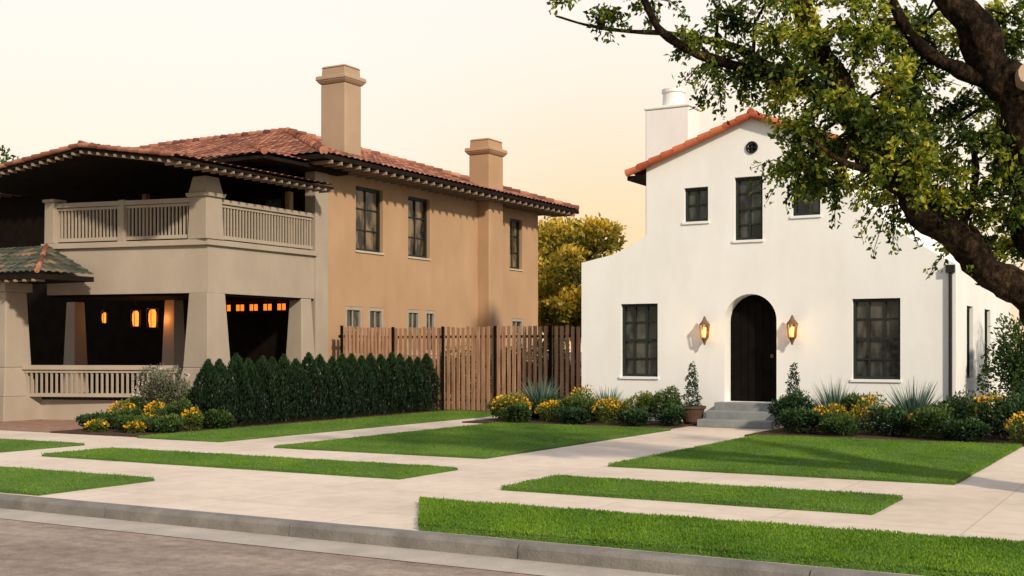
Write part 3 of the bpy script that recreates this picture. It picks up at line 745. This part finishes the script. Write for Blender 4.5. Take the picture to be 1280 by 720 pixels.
for i,(x,h) in enumerate(((-17.9,1.7),(-16.4,1.6),(-15.0,1.8),(-13.6,1.6))):
    big_shrub(x,28.4+.4*(i%2),h,.95,'leaf_dark','dark green shrub behind slatted timber fence',7,'leafy_shrub',.09,700)

# ---------------------------------------------------------------- big overhanging tree
random.seed(21)
TL=(-.86,14.46,0)
BT=bpy.data.objects.new('shade_tree',None); BT.location=TL; BT.rotation_euler=(0,0,R(29.6)); BT['org']=(0,0,0)
BT['label']='large leaning shade tree with thick twisting limbs over garden'; BT['category']='tree'; COL.objects.link(BT)
def cr(pts,rad,sub=10):
    P=[Vector(p) for p in pts]; out=[];ro=[]
    for i in range(len(P)-1):
        a=P[max(i-1,0)];b=P[i];c_=P[i+1];d=P[min(i+2,len(P)-1)]
        for k in range(sub):
            t=k/sub; t2=t*t;t3=t2*t
            v=.5*((2*b)+(-a+c_)*t+(2*a-5*b+4*c_-d)*t2+(-a+3*b-3*c_+d)*t3); r=rad[i]*(1-t)+rad[i+1]*t
            q=i*sub+k
            v=v+Vector((math.sin(q*.55),math.sin(q*.43+1),math.sin(q*.61+2)))*r*.16+Vector((random.gauss(0,1),random.gauss(0,1),random.gauss(0,1)))*r*.04
            out.append(v); ro.append(r*(1+.1*math.sin(q*.8)+random.uniform(-.05,.06)))
    out.append(P[-1]);ro.append(rad[-1]); return out,ro
O=6.4
limbs=[
 ([(0.1,0,-.1),(.08,0,.5),(-.1,-.02,1.2),(-.55,-.05,1.85),(-.98,-.08,2.25),(-1.55,-.1,2.72),(-2.1,0,3.3),(-2.45,.05,3.83),(-2.82,.1,4.43),(-3.15,.15,5.13),(-3.35,.2,5.9),(-3.4,.3,6.9)],[.5,.38,.28,.2,.175,.17,.165,.16,.145,.125,.11,.07]),
 ([(.1,0,1.0),(-.35,.05,2.3),(-.72,.0,3.0),(-.86,-.1,3.7),(-1.08,-.15,4.4),(-1.42,-.1,5.0),(-1.7,.1,5.8),(-1.75,.4,7.2)],[.36,.27,.235,.22,.21,.19,.16,.07]),
 ([(-2.42,.05,3.78),(-2.9,-.1,4.2),(-3.5,-.2,4.5),(-4.1,-.3,4.62),(-4.7,-.35,4.85),(-5.0,-.4,5.25),(-5.1,-.45,5.7)],[.12,.09,.07,.055,.045,.035,.02]),
 ([(-2.82,.1,4.4),(-3.3,.4,4.65),(-3.9,.5,5.0),(-4.6,.5,5.15),(-5.3,.5,5.2),(-5.9,.5,5.35)],[.09,.06,.045,.03,.02,.01]),
 ([(-1.12,-.1,4.45),(-1.6,-.1,4.6),(-2.1,-.2,4.9),(-2.4,-.3,5.4),(-2.5,-.3,6.2)],[.11,.08,.065,.05,.03]),
 ([(-1.63,-.1,2.78),(-1.4,.1,3.2),(-1.3,.2,3.7),(-1.45,.3,4.2)],[.07,.05,.035,.02]),
 ([(-2.15,0,3.35),(-2.55,-.4,3.45),(-3.0,-.6,3.55),(-3.3,-.7,3.75)],[.06,.04,.03,.012]),
 ([(.0,.0,1.2),(.6,.3,2.6),(1.2,.4,3.8),(1.6,.5,5.5)],[.3,.24,.18,.08]),
 ([(-.9,-.1,3.85),(-.6,-.1,4.4),(-.42,-.3,5.0),(-.35,-.4,6.0)],[.12,.1,.08,.05]),
]
tm=MB(); samples=[]
for pts,rad in limbs:
    p,r=cr(pts,rad); tm.tube(p,r,22 if rad[0]>.12 else 8,.06 if rad[0]>.12 else .03); samples+=list(zip(p,r))
to=tm.obj('trunk','bark',BT,smooth=True)
MB().tube([(-.95,-.2,4.42),(-1.0,-.52,4.48)],[.15,.125],14,.03).obj('cut_branch','stump',BT)
clp=[(.62,5.36),(1.04,5.26),(1.5,5.35),(1.95,4.9),(2.35,5.25),(2.2,4.62),(2.5,4.6),(2.77,4.87),(2.86,4.25),(3.1,3.95),(3.38,4.2),(3.55,3.72),(3.2,4.9),(3.75,4.9),(4.05,4.35),(4.16,5.25),(4.6,4.85),(4.85,3.85),(4.4,3.75),(5.0,3.25),(4.5,3.25),(5.45,4.3),(5.4,3.0),(5.65,5.1),(3.9,3.45),(3.35,3.6),(4.7,5.35),(3.0,5.35),(5.6,3.5),(4.35,4.1),(2.7,5.3),(4.2,3.55),(5.3,3.75),(5.0,2.85),
     (3.1,3.6),(4.0,5.0),(4.4,4.5),(5.55,5.35),(3.6,4.5),(3.55,5.3),(4.65,3.5),(2.95,4.55),(4.1,3.9),(3.75,3.75),(4.75,3.1),(5.2,3.35),(4.6,4.15),(5.55,2.75),(3.45,3.4),(4.3,3.3),(4.9,4.3),(5.1,5.0),(4.45,5.1),(5.65,3.9),(3.6,3.95),(3.9,4.1),(3.25,3.8),
     (3,6.2),(4,6.3),(5,6.4),(2.2,6.0),(6,6.2),(6.8,5.6),(7.4,4.8),(7.6,6.2),(6.5,7.2),(5,7.5),(4,7.2)]
tw=MB(); LV=[];LT=[]
for (X,Z) in clp:
    dep=random.uniform(-.65,.6) if (X<4.5 or Z<3.9) else random.uniform(.2,.9)
    C=Vector((X-O,dep,Z)); rr=random.uniform(.26,.38)
    if X<2: rr*=.75
    best=min(samples,key=lambda s:(s[0]-C).length+ (0 if s[1]<.2 else .15))
    b0=best[0]; mid=(b0+C)/2+Vector((random.uniform(-.08,.08),random.uniform(-.08,.08),.1))
    tw.tube([b0,mid,C],[.025,.018,.01],5)
    cb=random.uniform(-.24,.26)
    for k_ in range(16 if X>2 else 9):
        d=Vector((random.gauss(0,1),random.gauss(0,1),random.gauss(0,.7)-.12)).normalized()
        L=rr*random.uniform(.6,1.75); e=C+d*L+Vector((0,0,-.2*L)); m2=C+d*L*.5+Vector((0,0,.03))
        tw.tube([C,m2,e],[.008,.006,.003],4)
        n=random.randint(28,50); t=rng.random(n)**.65
        P=np.array(C)[None]*((1-t)**2)[:,None]+2*((1-t)*t)[:,None]*np.array(m2)[None]+(t**2)[:,None]*np.array(e)[None]
        P=P+rng.normal(size=(n,3))*.035
        D=unit(np.array(d)[None]*.6+rng.normal(size=(n,3))*.75+np.array([0,0,-.15]))
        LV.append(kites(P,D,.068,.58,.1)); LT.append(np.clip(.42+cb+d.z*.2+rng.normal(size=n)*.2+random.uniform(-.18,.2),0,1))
tw.obj('twigs','bark',BT)
quadmesh('crown',np.concatenate(LV),np.concatenate(LT),'leaf_tree',BT)

# ---------------------------------------------------------------- world, sun, camera
w=bpy.data.worlds.new('World'); scene.world=w; w.use_nodes=True
nt=w.node_tree; nt.nodes.clear()
out=nt.nodes.new('ShaderNodeOutputWorld'); bg=nt.nodes.new('ShaderNodeBackground'); nt.links.new(bg.outputs[0],out.inputs[0])
sky=nt.nodes.new('ShaderNodeTexSky'); sky.sky_type='NISHITA'; sky.sun_disc=False
az_dir=Vector((.84,-.54,0)).normalized(); el=R(28)
sky.sun_elevation=el; sky.sun_rotation=math.atan2(az_dir.x,az_dir.y)
tc=nt.nodes.new('ShaderNodeTexCoord'); sx=nt.nodes.new('ShaderNodeSeparateXYZ'); nt.links.new(tc.outputs['Generated'],sx.inputs[0])
gr=ramp(nt,sx.outputs['Z'],[(0,(1.0,.74,.46)),(.08,(1.0,.80,.56)),(.15,(1.0,.87,.70)),(.24,(1.0,.92,.81)),(.4,(.96,.93,.90)),(1,(.78,.83,.95))])
dt=nt.nodes.new('ShaderNodeVectorMath'); dt.operation='DOT_PRODUCT'; nt.links.new(tc.outputs['Generated'],dt.inputs[0])
gd=Vector((-.424,.909,.03)).normalized(); dt.inputs[1].default_value=gd
pw=nt.nodes.new('ShaderNodeMath'); pw.operation='POWER'; pw.use_clamp=True; nt.links.new(dt.outputs['Value'],pw.inputs[0]); pw.inputs[1].default_value=90
gr=mixc(nt,pw.outputs[0],gr,(1.0,.68,.36))
sc=nt.nodes.new('ShaderNodeVectorMath'); sc.operation='SCALE'; sc.inputs['Scale'].default_value=.012; nt.links.new(sky.outputs[0],sc.inputs[0])
ad=nt.nodes.new('ShaderNodeVectorMath'); ad.operation='ADD'; nt.links.new(gr,ad.inputs[0]); nt.links.new(sc.outputs[0],ad.inputs[1])
nt.links.new(ad.outputs[0],bg.inputs['Color'])
# sky brightest around the glow, dimmer in the opposite half
mr=nt.nodes.new('ShaderNodeMapRange'); nt.links.new(dt.outputs['Value'],mr.inputs[0])
mr.inputs[1].default_value=-.4; mr.inputs[2].default_value=.85; mr.inputs[3].default_value=.66; mr.inputs[4].default_value=1.0
nt.links.new(mr.outputs[0],bg.inputs['Strength'])
sl=bpy.data.lights.new('sun','SUN'); sl.energy=4.2; sl.angle=R(3); sl.color=(1,.84,.62)
so=bpy.data.objects.new('sun',sl); COL.objects.link(so)
dirv=Vector((az_dir.x*math.cos(el),az_dir.y*math.cos(el),math.sin(el)))
so.rotation_euler=dirv.to_track_quat('Z','Y').to_euler(); so.location=(10,-10,20)

cam=bpy.data.cameras.new('camera'); co=bpy.data.objects.new('camera',cam); COL.objects.link(co)
co.location=(0,0,1.6); co.rotation_euler=(R(90),0,R(29.6)); cam.sensor_width=36; cam.lens=36*1500/1280
cam.shift_y=77/1280; cam.clip_end=3000; cam.clip_start=.05
scene.camera=co
scene.view_settings.view_transform='Standard'; scene.view_settings.look='None'; scene.view_settings.exposure=0
for o in bpy.data.objects:
    if 'org' in o: del o['org']
